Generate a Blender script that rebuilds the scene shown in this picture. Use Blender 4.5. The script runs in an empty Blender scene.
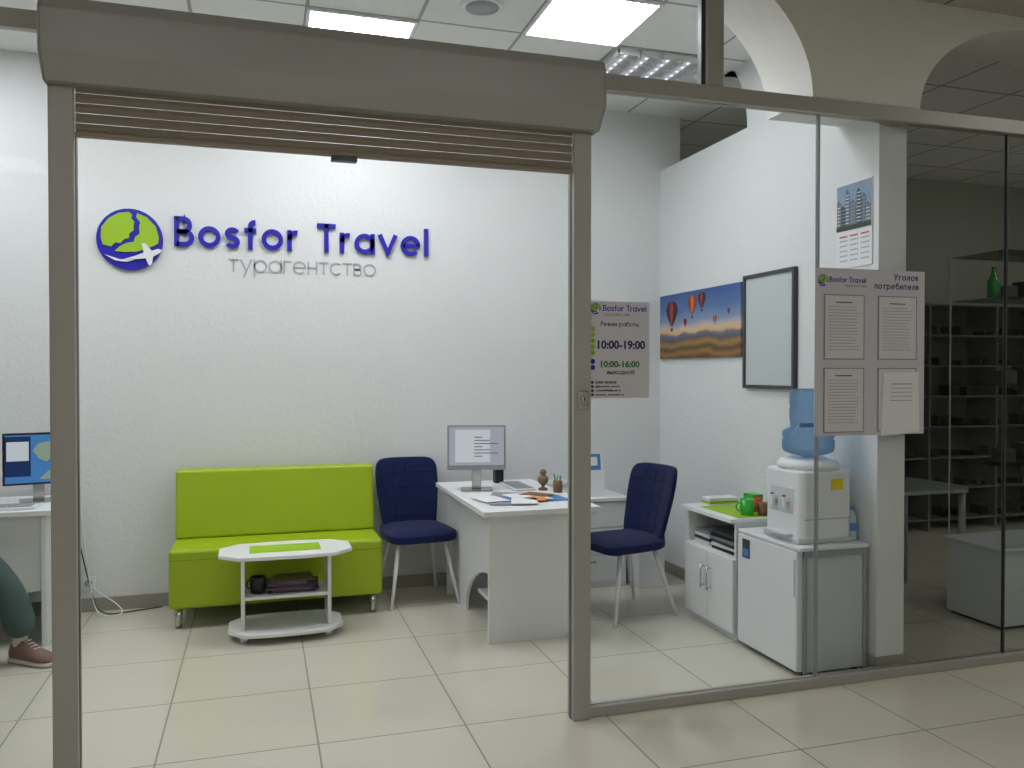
import bpy, bmesh, math, random
from mathutils import Vector, Matrix
random.seed(4)
sc = bpy.context.scene
try:
    sc.view_settings.view_transform = 'Standard'
except Exception:
    pass

# ------------------------------------------------------------------ materials
def srgb(r, g, b):
    def f(c):
        c /= 255.0
        return c/12.92 if c <= 0.04045 else ((c+0.055)/1.055)**2.4
    return (f(r), f(g), f(b), 1)

_m = {}
def mat(name, col, rough=0.6, metal=0.0, var=0.04, scale=20, bump=0.0, bscale=80, spec=0.5, sheen=0.0):
    if name in _m: return _m[name]
    m = bpy.data.materials.new(name); m.use_nodes = True
    nt = m.node_tree; b = nt.nodes['Principled BSDF']
    c = srgb(*col)
    n = nt.nodes.new('ShaderNodeTexNoise'); n.inputs['Scale'].default_value = scale
    n.inputs['Detail'].default_value = 3
    tc = nt.nodes.new('ShaderNodeTexCoord')
    nt.links.new(tc.outputs['Object'], n.inputs['Vector'])
    mx = nt.nodes.new('ShaderNodeMix'); mx.data_type = 'RGBA'
    mx.inputs[6].default_value = [x*(1-var) for x in c[:3]]+[1]
    mx.inputs[7].default_value = [min(1, x*(1+var)) for x in c[:3]]+[1]
    nt.links.new(n.outputs['Fac'], mx.inputs[0])
    nt.links.new(mx.outputs[2], b.inputs['Base Color'])
    b.inputs['Roughness'].default_value = rough
    b.inputs['Metallic'].default_value = metal
    b.inputs['Specular IOR Level'].default_value = spec
    if sheen: b.inputs['Sheen Weight'].default_value = sheen
    if bump:
        n2 = nt.nodes.new('ShaderNodeTexNoise'); n2.inputs['Scale'].default_value = bscale
        nt.links.new(tc.outputs['Object'], n2.inputs['Vector'])
        bp = nt.nodes.new('ShaderNodeBump'); bp.inputs['Strength'].default_value = bump
        bp.inputs['Distance'].default_value = 0.01
        nt.links.new(n2.outputs['Fac'], bp.inputs['Height'])
        nt.links.new(bp.outputs['Normal'], b.inputs['Normal'])
    _m[name] = m
    return m

def emis(name, col, strength):
    m = bpy.data.materials.new(name); m.use_nodes = True
    nt = m.node_tree; nt.nodes.clear()
    e = nt.nodes.new('ShaderNodeEmission'); e.inputs[0].default_value = srgb(*col); e.inputs[1].default_value = strength
    o = nt.nodes.new('ShaderNodeOutputMaterial'); nt.links.new(e.outputs[0], o.inputs[0])
    return m

def math_node(nt, op, a, b=None):
    n = nt.nodes.new('ShaderNodeMath'); n.operation = op
    for i, v in enumerate((a, b)):
        if v is None: continue
        if isinstance(v, (int, float)): n.inputs[i].default_value = v
        else: nt.links.new(v, n.inputs[i])
    return n.outputs[0]

def grid_mat(name, col, line, size, offx, offy, lw, rough, spec=0.5, var=0.05, nscale=3.0, bump=0.1):
    m = bpy.data.materials.new(name); m.use_nodes = True
    nt = m.node_tree; b = nt.nodes['Principled BSDF']
    g = nt.nodes.new('ShaderNodeNewGeometry')
    s = nt.nodes.new('ShaderNodeSeparateXYZ'); nt.links.new(g.outputs['Position'], s.inputs[0])
    ls = []
    cells = []
    for o, off in ((s.outputs[0], offx), (s.outputs[1], offy)):
        a = math_node(nt, 'SUBTRACT', o, off); a = math_node(nt, 'DIVIDE', a, size)
        a = math_node(nt, 'ADD', a, 100)
        cells.append(math_node(nt, 'FLOOR', a))
        fr = math_node(nt, 'FRACT', a)
        d = math_node(nt, 'SUBTRACT', fr, 0.5); d = math_node(nt, 'ABSOLUTE', d)
        ls.append(math_node(nt, 'GREATER_THAN', d, 0.5-lw/size/2))
    mask = math_node(nt, 'MAXIMUM', ls[0], ls[1])
    cb = nt.nodes.new('ShaderNodeCombineXYZ')
    nt.links.new(cells[0], cb.inputs[0]); nt.links.new(cells[1], cb.inputs[1])
    wn = nt.nodes.new('ShaderNodeTexWhiteNoise'); nt.links.new(cb.outputs[0], wn.inputs['Vector'])
    n = nt.nodes.new('ShaderNodeTexNoise'); n.inputs['Scale'].default_value = nscale; n.inputs['Detail'].default_value = 6
    nt.links.new(g.outputs['Position'], n.inputs['Vector'])
    f = math_node(nt, 'MULTIPLY', wn.outputs['Value'], 0.35)
    f2 = math_node(nt, 'MULTIPLY', n.outputs['Fac'], 0.65)
    f = math_node(nt, 'ADD', f, f2)
    c = srgb(*col)
    mx = nt.nodes.new('ShaderNodeMix'); mx.data_type = 'RGBA'
    mx.inputs[6].default_value = [x*(1-var) for x in c[:3]]+[1]
    mx.inputs[7].default_value = [x*(1+var) for x in c[:3]]+[1]
    nt.links.new(f, mx.inputs[0])
    m2 = nt.nodes.new('ShaderNodeMix'); m2.data_type = 'RGBA'
    nt.links.new(mask, m2.inputs[0]); nt.links.new(mx.outputs[2], m2.inputs[6])
    m2.inputs[7].default_value = srgb(*line)
    nt.links.new(m2.outputs[2], b.inputs['Base Color'])
    r = math_node(nt, 'MULTIPLY', mask, 0.5); r = math_node(nt, 'ADD', r, rough)
    nt.links.new(r, b.inputs['Roughness'])
    b.inputs['Specular IOR Level'].default_value = spec
    if bump:
        bp = nt.nodes.new('ShaderNodeBump'); bp.inputs['Strength'].default_value = bump
        bp.inputs['Distance'].default_value = 0.004; bp.invert = True
        nt.links.new(mask, bp.inputs['Height']); nt.links.new(bp.outputs['Normal'], b.inputs['Normal'])
    return m

def glass_mat(name, tint=(252, 253, 253), k=0.6):
    m = bpy.data.materials.new(name); m.use_nodes = True
    nt = m.node_tree; nt.nodes.clear()
    t = nt.nodes.new('ShaderNodeBsdfTransparent'); t.inputs[0].default_value = srgb(*tint)
    g = nt.nodes.new('ShaderNodeBsdfGlossy'); g.inputs['Roughness'].default_value = 0.02
    g.inputs[0].default_value = (1, 1, 1, 1)
    fr = nt.nodes.new('ShaderNodeLayerWeight'); fr.inputs[0].default_value = 0.12
    f = math_node(nt, 'MULTIPLY', fr.outputs['Fresnel'], k)
    mx = nt.nodes.new('ShaderNodeMixShader')
    nt.links.new(f, mx.inputs[0]); nt.links.new(t.outputs[0], mx.inputs[1]); nt.links.new(g.outputs[0], mx.inputs[2])
    o = nt.nodes.new('ShaderNodeOutputMaterial'); nt.links.new(mx.outputs[0], o.inputs[0])
    return m

WALL = mat('wall_paper', (219, 221, 221), 0.85, var=0.02, scale=4, bump=0.25, bscale=45, spec=0.2)
FACADE = mat('facade_paint', (222, 221, 216), 0.9, var=0.02, spec=0.2)
DARKW = mat('neighbour_wall', (176, 178, 168), 0.9, spec=0.1)
FLOOR = grid_mat('floor_tile', (205, 201, 186), (128, 123, 110), 0.61, 0.22, 4.0, 0.007, 0.09, 0.6, var=0.06)
CEIL = grid_mat('ceiling_tile', (232, 233, 231), (170, 170, 167), 0.6, 0.25, 3.95, 0.02, 0.9, 0.1, var=0.03, nscale=30)
CEILH = grid_mat('hall_ceiling_tile', (180, 175, 166), (116, 112, 106), 0.6, 0.25, 3.33, 0.02, 0.9, 0.1)
BASE = mat('baseboard', (150, 146, 136), 0.4)
ALU = mat('aluminium_frame', (166, 164, 158), 0.45, 0.08, var=0.03)
ALUD = mat('shutter_slat', (138, 126, 112), 0.5, 0.05, var=0.05)
BOXM = mat('shutter_housing', (160, 160, 156), 0.42, 0.04, var=0.03, scale=3)
GLASS = glass_mat('glass')
WHITE = mat('white_laminate', (228, 230, 231), 0.35, var=0.015)
WHITEP = mat('white_plastic', (222, 225, 227), 0.3, var=0.01)
GREY = mat('grey_plastic', (150, 155, 158), 0.4)
SIDEG = mat('fridge_side', (196, 202, 204), 0.35, var=0.02)
BLACK = mat('black_plastic', (22, 22, 24), 0.4)
DGREY = mat('dark_grey', (62, 66, 70), 0.4)
CHROME = mat('chrome', (190, 190, 190), 0.2, 1.0)
LIME = mat('lime_leatherette', (158, 181, 20), 0.42, var=0.05, scale=6, bump=0.12, bscale=250)
LIMED = mat('lime_seam', (110, 135, 10), 0.6)
LIMEP = mat('lime_print', (150, 188, 30), 0.6)
NAVY = mat('navy_velvet', (20, 30, 74), 0.85, var=0.25, scale=9, bump=0.2, bscale=120, sheen=0.1, spec=0.2)
NAVYS = mat('navy_seam', (10, 14, 42), 0.9)
LEGW = mat('white_metal', (238, 239, 240), 0.3)
BLUE = mat('sign_blue', (38, 34, 168), 0.35)
SILV = mat('sign_silver', (172, 174, 177), 0.5, 0.0)
PAPER = mat('paper', (224, 226, 228), 0.6, var=0.01)
BOARD = mat('board_print', (200, 198, 206), 0.45, var=0.01)
PAPERG = mat('paper_in_pocket', (210, 212, 215), 0.35, var=0.01)
INK = mat('ink', (60, 60, 66), 0.6)
INKL = mat('ink_light', (140, 140, 145), 0.6)
INKB = mat('ink_blue', (40, 45, 100), 0.6)
TEAL = mat('trousers_teal', (72, 92, 90), 0.9, var=0.15, scale=15, bump=0.2, bscale=60)
SKIN = mat('skin', (205, 160, 135), 0.55)
SHIRT = mat('blouse', (190, 185, 180), 0.9)
HAIR = mat('hair_brown', (70, 48, 34), 0.7, var=0.2)
SHOE = mat('shoe_fabric', (128, 98, 90), 0.8, var=0.15, scale=60)
SOLE = mat('shoe_sole', (205, 198, 190), 0.6)
RED = mat('red_plastic', (190, 45, 35), 0.4)
GREENP = mat('green_cup', (40, 170, 50), 0.3)
YEL = mat('yellow_sticker', (225, 205, 30), 0.5)
BROWN = mat('brown_wood', (120, 85, 50), 0.5)
ORANGE = mat('orange_print', (225, 140, 60), 0.5)
CYAN = mat('blue_print', (70, 130, 190), 0.5)

# ------------------------------------------------------------------ helpers
def link(o, parent=None):
    bpy.context.collection.objects.link(o)
    if parent is not None:
        o.parent = parent
        if not parent.get('local'):
            o.matrix_parent_inverse = Matrix.Translation(parent.location).inverted()
    return o

def group(name, loc=(0, 0, 0), rz=None):
    e = bpy.data.objects.new(name, None); e.empty_display_size = 0.1
    e.location = loc
    if rz is not None:
        e.rotation_euler = (0, 0, rz); e['local'] = 1
    bpy.context.collection.objects.link(e)
    return e

def finish(bm, name, m, parent=None, smooth=False, bevel=0, seg=2, center=True, recalc=True):
    if recalc: bmesh.ops.recalc_face_normals(bm, faces=bm.faces[:])
    c = Vector((0, 0, 0))
    if center and len(bm.verts):
        lo = Vector([min(v.co[i] for v in bm.verts) for i in range(3)])
        hi = Vector([max(v.co[i] for v in bm.verts) for i in range(3)])
        c = (lo+hi)/2
        for v in bm.verts: v.co -= c
    me = bpy.data.meshes.new(name); bm.to_mesh(me); bm.free()
    for mm in (m if isinstance(m, (list, tuple)) else [m]): me.materials.append(mm)
    o = bpy.data.objects.new(name, me); o.location = c
    if smooth:
        for p in me.polygons: p.use_smooth = True
    if bevel:
        b = o.modifiers.new('bevel', 'BEVEL'); b.width = bevel; b.segments = seg; b.limit_method = 'ANGLE'
    return link(o, parent)

def box(name, x0, x1, y0, y1, z0, z1, m, parent=None, bevel=0, seg=2):
    bm = bmesh.new()
    bmesh.ops.create_cube(bm, size=1)
    for v in bm.verts:
        v.co = Vector((x0+(v.co.x+.5)*(x1-x0), y0+(v.co.y+.5)*(y1-y0), z0+(v.co.z+.5)*(z1-z0)))
    return finish(bm, name, m, parent, bevel=bevel, seg=seg)

def tube(name, p0, p1, r0, m, parent=None, r1=None, n=20):
    r1 = r0 if r1 is None else r1
    p0, p1 = Vector(p0), Vector(p1); d = p1-p0
    bm = bmesh.new()
    bmesh.ops.create_cone(bm, cap_ends=True, segments=n, radius1=r0, radius2=r1, depth=d.length)
    q = d.to_track_quat('Z', 'Y').to_matrix().to_4x4()
    bmesh.ops.transform(bm, matrix=Matrix.Translation((p0+p1)/2) @ q, verts=bm.verts)
    o = finish(bm, name, m, parent)
    for p in o.data.polygons: p.use_smooth = len(p.vertices) == 4
    return o

def prism(name, pts, axis, a0, a1, m, parent=None, bevel=0, seg=2, smooth=False):
    """pts 2D polygon; axis 'X': pts=(y,z); 'Y': pts=(x,z); 'Z': pts=(x,y)"""
    bm = bmesh.new()
    def mk(p, a):
        if axis == 'X': return (a, p[0], p[1])
        if axis == 'Y': return (p[0], a, p[1])
        return (p[0], p[1], a)
    A = [bm.verts.new(mk(p, a0)) for p in pts]; B = [bm.verts.new(mk(p, a1)) for p in pts]
    bm.faces.new(A); bm.faces.new(B[::-1])
    n = len(pts)
    for i in range(n): bm.faces.new((A[i], B[i], B[(i+1) % n], A[(i+1) % n]))
    return finish(bm, name, m, parent, bevel=bevel, seg=seg)

def lathe(name, prof, c, m, parent=None, n=28, smooth=True):
    bm = bmesh.new(); rings = []
    for r, z in prof:
        rings.append([bm.verts.new((c[0]+r*math.cos(2*math.pi*i/n), c[1]+r*math.sin(2*math.pi*i/n), c[2]+z)) for i in range(n)])
    for a, b in zip(rings, rings[1:]):
        for i in range(n): bm.faces.new((a[i], a[(i+1) % n], b[(i+1) % n], b[i]))
    bm.faces.new(rings[0][::-1]); bm.faces.new(rings[-1])
    return finish(bm, name, m, parent, smooth=smooth)

def cushion(name, w, d, h, r, m, parent, puff=0.6, cuts=9, warp=None, sub=1):
    """w,d in-plane (x,y); thickness h (z); outline corner radius r."""
    bm = bmesh.new(); bmesh.ops.create_cube(bm, size=2)
    bmesh.ops.subdivide_edges(bm, edges=bm.edges[:], cuts=cuts, use_grid_fill=True)
    a, b = w/2, d/2
    for v in bm.verts:
        x, y, z = v.co.x*a, v.co.y*b, v.co.z
        ex = max(abs(v.co.x), abs(v.co.y))
        px, py = abs(x)-(a-r), abs(y)-(b-r)
        if px > 0 and py > 0:
            l = math.hypot(px, py); k = max(px, py)/l
            x = math.copysign(a-r+px*k, x); y = math.copysign(b-r+py*k, y)
        t = (1-puff) + puff*(1-ex**4)**0.5 if ex < 1 else (1-puff)
        v.co = Vector((x, y, z*h/2*t))
        if warp: v.co = Vector(warp(v.co))
    o = finish(bm, name, m, parent, smooth=True, center=False)
    s = o.modifiers.new('sub', 'SUBSURF'); s.levels = sub; s.render_levels = sub
    return o

def curve_tube(name, pts, r, m, parent=None):
    cu = bpy.data.curves.new(name, 'CURVE'); cu.dimensions = '3D'; cu.bevel_depth = r; cu.bevel_resolution = 3
    sp = cu.splines.new('NURBS'); sp.points.add(len(pts)-1)
    for i, p in enumerate(pts): sp.points[i].co = (*p, 1)
    sp.use_endpoint_u = True; sp.order_u = 3
    cu.materials.append(m)
    o = bpy.data.objects.new(name, cu)
    return link(o, parent)

def text(name, s, a0, a1, z0, z1, pos, m, parent=None, depth=0.002, plane='Y', off=0.0):
    """Text fitted into the rectangle a0..a1, z0..z1; faces -Y at y=pos."""
    cu = bpy.data.curves.new(name, 'FONT'); cu.body = s; cu.size = 1; cu.offset = off
    cu.resolution_u = 4; cu.extrude = 0.5
    o = bpy.data.objects.new(name+'_tmp', cu); bpy.context.collection.objects.link(o)
    bpy.context.view_layer.update()
    me = bpy.data.meshes.new_from_object(o.evaluated_get(bpy.context.evaluated_depsgraph_get()))
    bpy.data.objects.remove(o)
    bm = bmesh.new(); bm.from_mesh(me); bpy.data.meshes.remove(me)
    if not bm.verts: bm.free(); return
    xs = [v.co.x for v in bm.verts]; ys = [v.co.y for v in bm.verts]
    x0, x1, y0, y1 = min(xs), max(xs), min(ys), max(ys)
    lo = Vector((a0, pos-depth, z0)); hi = Vector((a1, pos, z1)); c = (lo+hi)/2
    for v in bm.verts:
        u = (v.co.x-x0)/(x1-x0); w = (v.co.y-y0)/(y1-y0)
        v.co = Vector((a0+u*(a1-a0), pos-(v.co.z+.5)*depth, z0+w*(z1-z0)))-c
    me = bpy.data.meshes.new(name); bm.to_mesh(me); bm.free(); me.materials.append(m)
    ob = bpy.data.objects.new(name, me); ob.location = c
    return link(ob, parent)

# geometric stroke lettering (x-height = 1, capitals = 1.4)
def arc(cx, cy, rx, ry, a0, a1, n=None):
    n = n or max(4, int(abs(a1-a0)/12))
    return [(cx+rx*math.cos(math.radians(a0+(a1-a0)*i/n)), cy+ry*math.sin(math.radians(a0+(a1-a0)*i/n))) for i in range(n+1)]
def glyph(ch, t):
    h = t/2; R = .5-h
    O = arc(.5, .5, R, R, 0, 360, 32)
    if ch in 'oо': return [O], 1
    if ch in 'aа': return [O, [(1-h, 0), (1-h, 1)]], 1
    if ch == 'r': return [[(h, 0), (h, 1)], arc(h+.30, .52, .30, .48-h, 180, 75)], .30+h+.12
    if ch == 's':
        ry = (1-t)/4; rx = .34-h
        return [arc(.34, .5+ry, rx, ry, 25, 270)[:-1]+arc(.34, .5-ry, rx, ry, 90, -155)], .68
    if ch == 'f': return [[(.28, 0), (.28, 1.05)]+arc(.28+.22, 1.1, .22, .3-h, 180, 85), [(0, 1-h), (.55, 1-h)]], .6
    if ch == 'v': return [[(h*.6, 1), (.46, h*.8), (.92-h*.6, 1)]], .92
    if ch in 'eе': return [arc(.5, .5, R, R, 0, 318, 30), [(h, .5), (1-h*.3, .5)]], 1
    if ch == 'l': return [[(h, 0), (h, 1.4)]], t
    if ch == 'T': return [[(0, 1.4-h), (.9, 1.4-h)], [(.45, 0), (.45, 1.4)]], .9
    if ch in 'BР':
        ry = (1.4-t)/4
        top = [(h, 1.4-h), (.42, 1.4-h)]+arc(.42, .7+ry, .32-h*.6, ry, 90, -90)+[(h, .7)]
        bot = [(h, .7), (.46, .7)]+arc(.46, .7-ry, .38-h*.6, ry, 90, -90)+[(h, h)]
        st = [(h, 0), (h, 1.4)]
        return ([top, bot, st], .86) if ch == 'B' else ([top, st], .75)
    if ch == 'т': return [[(0, 1-h), (.74, 1-h)], [(.37, 0), (.37, 1)]], .74
    if ch == 'у': return [[(.04, 1), (.44, .08)], [(.84, 1), (.26, -.4)]], .88
    if ch == 'р': return [O, [(h, -.4), (h, 1)]], 1
    if ch == 'г': return [[(h, 0), (h, 1)], [(h, 1-h), (.6, 1-h)]], .6
    if ch == 'н': return [[(h, 0), (h, 1)], [(.76-h, 0), (.76-h, 1)], [(h, .52), (.76-h, .52)]], .76
    if ch == 'п': return [[(h, 0), (h, 1)], [(.76-h, 0), (.76-h, 1)], [(h, 1-h), (.76-h, 1-h)]], .76
    if ch == 'и': return [[(h, 0), (h, 1)], [(.8-h, 0), (.8-h, 1)], [(h, h), (.8-h, 1-h)]], .8
    if ch == 'м': return [[(h, 0), (h, .95)], [(1-h, 0), (1-h, .95)], [(h, .95), (.5, .2), (1-h, .95)]], 1
    if ch == 'л': return [[(h*.6, 0), (.34, 1-h), (.78-h, 1-h)], [(.78-h, 1), (.78-h, 0)]], .78
    if ch == 'к': return [[(h, 0), (h, 1)], [(.7, 1), (h, .45)], [(.25, .6), (.72, 0)]], .74
    if ch == 'с': return [arc(.5, .5, R, R, 48, 312)], .88
    if ch == 'в':
        ry = (1-t)/4
        return [[(h, 0), (h, 1)], [(h, 1-h), (.36, 1-h)]+arc(.36, .5+ry, .24-h*.5, ry, 90, -90)+[(h, .5)], [(h, .5), (.4, .5)]+arc(.4, .5-ry, .26-h*.5, ry, 90, -90)+[(h, h)]], .68
    if ch == 'я':
        ry = (1-t)/4
        return [[(.66-h, 0), (.66-h, 1)], [(.66-h, 1-h), (.34, 1-h)]+arc(.34, .5+ry, .28-h*.5, ry, 90, 270)+[(.66-h, .5)], [(.38, .5), (h*.7, 0)]], .66
    if ch == 'б': return [O, [(h, .5), (h, .85)]+arc(.5, .85, R, .42, 180, 100)+[(.88, 1.35)]], 1
    if ch == 'ы':
        ry = .29-h
        return [[(h, 0), (h, 1)], [(h, .58-h), (.36, .58-h)]+arc(.36, .29, .26-h*.5, ry, 90, -90)+[(h, h)], [(.88-h, 0), (.88-h, 1)]], .88
    if ch == 'ж': return [[(.5, 0), (.5, 1)], [(.05, 1), (.5, .5), (.05, 0)], [(.95, 1), (.5, .5), (.95, 0)]], 1
    if ch == 'У': return [[(.05, 1.4), (.5, .45)], [(.95, 1.4), (.28, 0)]], 1
    return [], .5
def lettering(name, s, x0, x1, zb, xh, t, pos, m, parent, depth):
    gs = [glyph(c, t) for c in s]
    tot = sum(g[1] for g in gs)
    sp = ((x1-x0)/xh-tot)/(len(s)-1)
    bm = bmesh.new(); cur = 0
    for strokes, adv in gs:
        for pl in strokes:
            closed = math.hypot(pl[0][0]-pl[-1][0], pl[0][1]-pl[-1][1]) < 1e-4
            pts = pl[:-1] if closed else pl
            n = len(pts); rows = []
            for i in range(n):
                a = Vector(pts[i-1]) if (i > 0 or closed) else None
                b = Vector(pts[i]); c = Vector(pts[(i+1) % n]) if (i < n-1 or closed) else None
                d1 = (b-a).normalized() if a is not None else None
                d2 = (c-b).normalized() if c is not None else None
                if d1 is None: d1 = d2
                if d2 is None: d2 = d1
                d = (d1+d2)
                d = d.normalized() if d.length > 1e-5 else d1
                nn = Vector((-d.y, d.x)); k = 1/max(.45, nn.dot(Vector((-d1.y, d1.x))))
                q = []
                for sgn in (1, -1):
                    p = b+nn*(sgn*t/2*k)
                    X = x0+(cur+p.x)*xh; Z = zb+p.y*xh
                    q.append(bm.verts.new((X, pos-depth, Z))); q.append(bm.verts.new((X, pos, Z)))
                rows.append(q)
            rng = range(n if closed else n-1)
            for i in rng:
                A, B = rows[i], rows[(i+1) % n]
                bm.faces.new((A[0], A[2], B[2], B[0])); bm.faces.new((A[1], B[1], B[3], A[3]))
                bm.faces.new((A[0], B[0], B[1], A[1])); bm.faces.new((A[2], A[3], B[3], B[2]))
            if not closed:
                for A in (rows[0], rows[-1]): bm.faces.new((A[0], A[1], A[3], A[2]))
        cur += adv+sp
    return finish(bm, name, m, parent)

def ellipse(cx, cz, rx, rz, n=24, a0=0, a1=360):
    return [(cx+rx*math.cos(math.radians(a0+(a1-a0)*i/n)), cz+rz*math.sin(math.radians(a0+(a1-a0)*i/n))) for i in range(n+(0 if a1-a0 == 360 else 1))]

# ------------------------------------------------------------------ room shell
SF = 3.33       # storefront plane
BW = 5.70       # back wall
RW = 2.925      # partition wall face
CH = 3.45
box('floor', -4, 8, -3, 6.9, -0.1, 0, FLOOR)
box('ceiling', -4, 8, SF+0.03, 6.9, CH, CH+0.1, CEIL)
box('ceiling_hall', -4, 8, -3, SF-0.02, 3.32, 3.42, CEILH)
box('wall_back', -4, RW+0.165, BW, BW+0.15, 0, CH, WALL)
box('wall_left', -3.1, -3.0, SF+0.05, BW, 0, CH, WALL)
arc2 = ellipse(5.15, 3.03, 0.62, 0.62, 10, 180, 122)
prism('wall_right', [(SF+0.045, 0), (BW, 0), (BW, 3.03)] + [(p[0], min(p[1], CH)) for p in arc2] + [(SF+0.045, CH)], 'X', RW, RW+0.165, WALL)
pts = ellipse(1.60, 2.79, 0.89, 0.66, 24, 90, 0)
pts += ellipse(3.85, 2.79, 0.74, 0.47, 32, 180, 0)
pts += [(8, 2.79), (8, CH)]
prism('wall_facade', pts, 'Y', SF-0.02, SF+0.34, FACADE)
box('wall_hall_rear', -4, 8, -3.1, -3, 0, CH, FACADE)
box('wall_hall_left', -4.1, -4, -3, 6.9, 0, CH, FACADE)
box('wall_hall_right', 8, 8.1, -3, 6.9, 0, CH, FACADE)
box('wall_neighbour_back', RW+0.165, 8, 6.8, 6.9, 0, CH, DARKW)
box('baseboard_back', -3, RW, BW-0.015, BW, 0, 0.085, BASE, bevel=0.003)
box('baseboard_right', RW-0.015, RW, SF+0.05, BW-0.015, 0, 0.085, BASE, bevel=0.003)
box('baseboard_pillar', RW-0.01, RW+0.175, SF+0.033, SF+0.045, 0, 0.085, BASE, bevel=0.003)

# ------------------------------------------------------------------ storefront
fr = group('storefront_frame', (1.36, SF, 0))
box('top_rail', 1.36, 8, SF-0.03, SF+0.03, 2.72, 2.79, ALU, fr, 0.004)
box('top_rail_left', -4, 1.36, SF-0.005, SF+0.03, 2.72, 2.79, ALU, fr, 0.004)
box('bottom_rail', 1.362, 8, SF-0.03, SF+0.03, 0, 0.045, ALU, fr, 0.004)
box('bottom_rail_left', -4, -0.717, SF-0.03, SF+0.03, 0, 0.045, ALU, fr, 0.004)
box('upper_post', 1.925, 2.01, SF-0.03, SF+0.03, 2.79, 3.44, ALU, fr, 0.004)
box('upper_post_seal', 1.905, 1.925, SF-0.01, SF+0.02, 2.79, 3.44, DGREY, fr)
box('glass_joint', 2.528, 2.540, SF-0.009, SF+0.009, 0.045, 2.72, GREY, fr)
box('glass_joint_2', 3.675, 3.683, SF-0.008, SF+0.008, 0.045, 2.72, DGREY, fr)
for i, (a, b) in enumerate(((1.362, 2.528), (2.540, 3.675), (3.683, 5.6), (5.6, 7.9), (-2.9, -0.717))):
    box('window_%d' % (i+1), a, b, SF-0.004, SF+0.004, 0.045, 2.72, GLASS)

rs = group('roller_shutter', (0.32, SF, 0))
xl, xr = -0.715, 1.375
prof = [(SF-0.006, 2.80), (3.205, 2.80), (3.175, 2.75), (3.175, 2.60), (3.245, 2.52), (SF-0.006, 2.52)]
prism('housing', prof, 'X', xl, xr, BOXM, rs, 0.005)
prism('end_cap_left', prof, 'X', xl-0.006, xl, ALU, rs, 0.002)
prism('end_cap_right', prof, 'X', xr, xr+0.006, ALU, rs, 0.002)
def guide(n, x0, x1, inner):
    box('guide_'+n, x0, x1, SF-0.045, SF+0.03, 0, 2.52, ALU, rs, 0.004)
    xi = x1 if inner > 0 else x0
    box('guide_slot_'+n, xi-0.001 if inner > 0 else xi-0.002, xi+0.002 if inner > 0 else xi+0.001, SF-0.018, SF+0.002, 0.0, 2.36, DGREY, rs)
guide('left', -0.715, -0.632, 1)
guide('right', 1.280, 1.360, -1)
for i in range(5):
    z = 2.36+0.036*i
    pr = [(SF-0.028, z+0.002), (SF-0.033, z+0.018), (SF-0.028, z+0.034), (SF-0.018, z+0.034), (SF-0.018, z+0.002)]
    prism('slat_%d' % i, pr, 'X', -0.628, 1.276, ALUD, rs, 0.001)
box('bottom_bar', -0.628, 1.276, SF-0.04, SF-0.010, 2.345, 2.362, ALUD, rs, 0.003)
box('pull_tab', 0.27, 0.37, SF-0.05, SF-0.006, 2.325, 2.345, DGREY, rs, 0.004)
lk = group('shutter_lock', (1.32, SF-0.05, 1.38))
box('lock_plate', 1.297, 1.343, SF-0.058, SF-0.046, 1.34, 1.42, CHROME, lk, 0.012, 4)
tube('lock_cylinder', (1.32, SF-0.07, 1.385), (1.32, SF-0.056, 1.385), 0.013, CHROME, lk)
box('key_slot', 1.318, 1.322, SF-0.0715, SF-0.0695, 1.377, 1.393, BLACK, lk)

# ------------------------------------------------------------------ ceiling fixtures
PAN = emis('led_panel_light', (248, 251, 255), 20)
def led_panel(x, y, name='ceiling_light_panel', pm=None, z=None):
    z = CH if z is None else z
    g = group(name, (x+.3, y+.3, z))
    box('diffuser', x+0.02, x+0.58, y+0.02, y+0.58, z-0.012, z-0.004, pm or PAN, g)
    for a in ((x, x+.6, y, y+.02), (x, x+.6, y+.58, y+.6), (x, x+.02, y+.02, y+.58), (x+.58, x+.6, y+.02, y+.58)):
        box('trim', *a, z-0.016, z-0.001, WHITEP, g)
led_panel(0.25, 4.55)
led_panel(1.45, 3.95)
led_panel(-2.15, 4.55)  # added panel out of view, brightens the shop
led_panel(-0.95, 3.95)  # second added panel, also out of view
lv = group('louvre_ceiling_light', (2.35, 4.85, CH))
LOUV = mat('louvre_metal', (225, 225, 225), 0.3, 0.6)
x, y = 2.05, 4.55
box('housing', x+0.01, x+.59, y+0.01, y+.59, CH-0.008, CH-0.002, LOUV, lv)
for k in range(5):
    xx = x+0.01+0.1425*k
    box('louvre_long_%d' % k, xx, xx+0.01, y+.01, y+.59, CH-0.05, CH-0.009, LOUV, lv)
for k in range(9):
    yy = y+0.01+0.0712*k
    box('louvre_cross_%d' % k, x+.01, x+.59, yy, yy+0.006, CH-0.046, CH-0.010, LOUV, lv)
TUBE = emis('tube_light', (240, 245, 255), 1.2)
for k in range(4):
    xx = x+0.085+0.1425*k
    tube('lamp_tube_%d' % k, (xx, y+0.03, CH-0.025), (xx, y+0.57, CH-0.025), 0.008, TUBE, lv)
sp = group('ceiling_speaker', (1.14, 4.27, CH))
lathe('rim', [(0.115, 0), (0.115, -0.01), (0.1, -0.016), (0.09, -0.012)], (1.14, 4.27, CH-0.001), WHITEP, sp)
lathe('grille', [(0.089, 0), (0.089, -0.014), (0.04, -0.020), (0.004, -0.022)], (1.14, 4.27, CH-0.001), GREY, sp)
HALL = emis('hall_fill_light', (255, 252, 246), 13)
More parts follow.
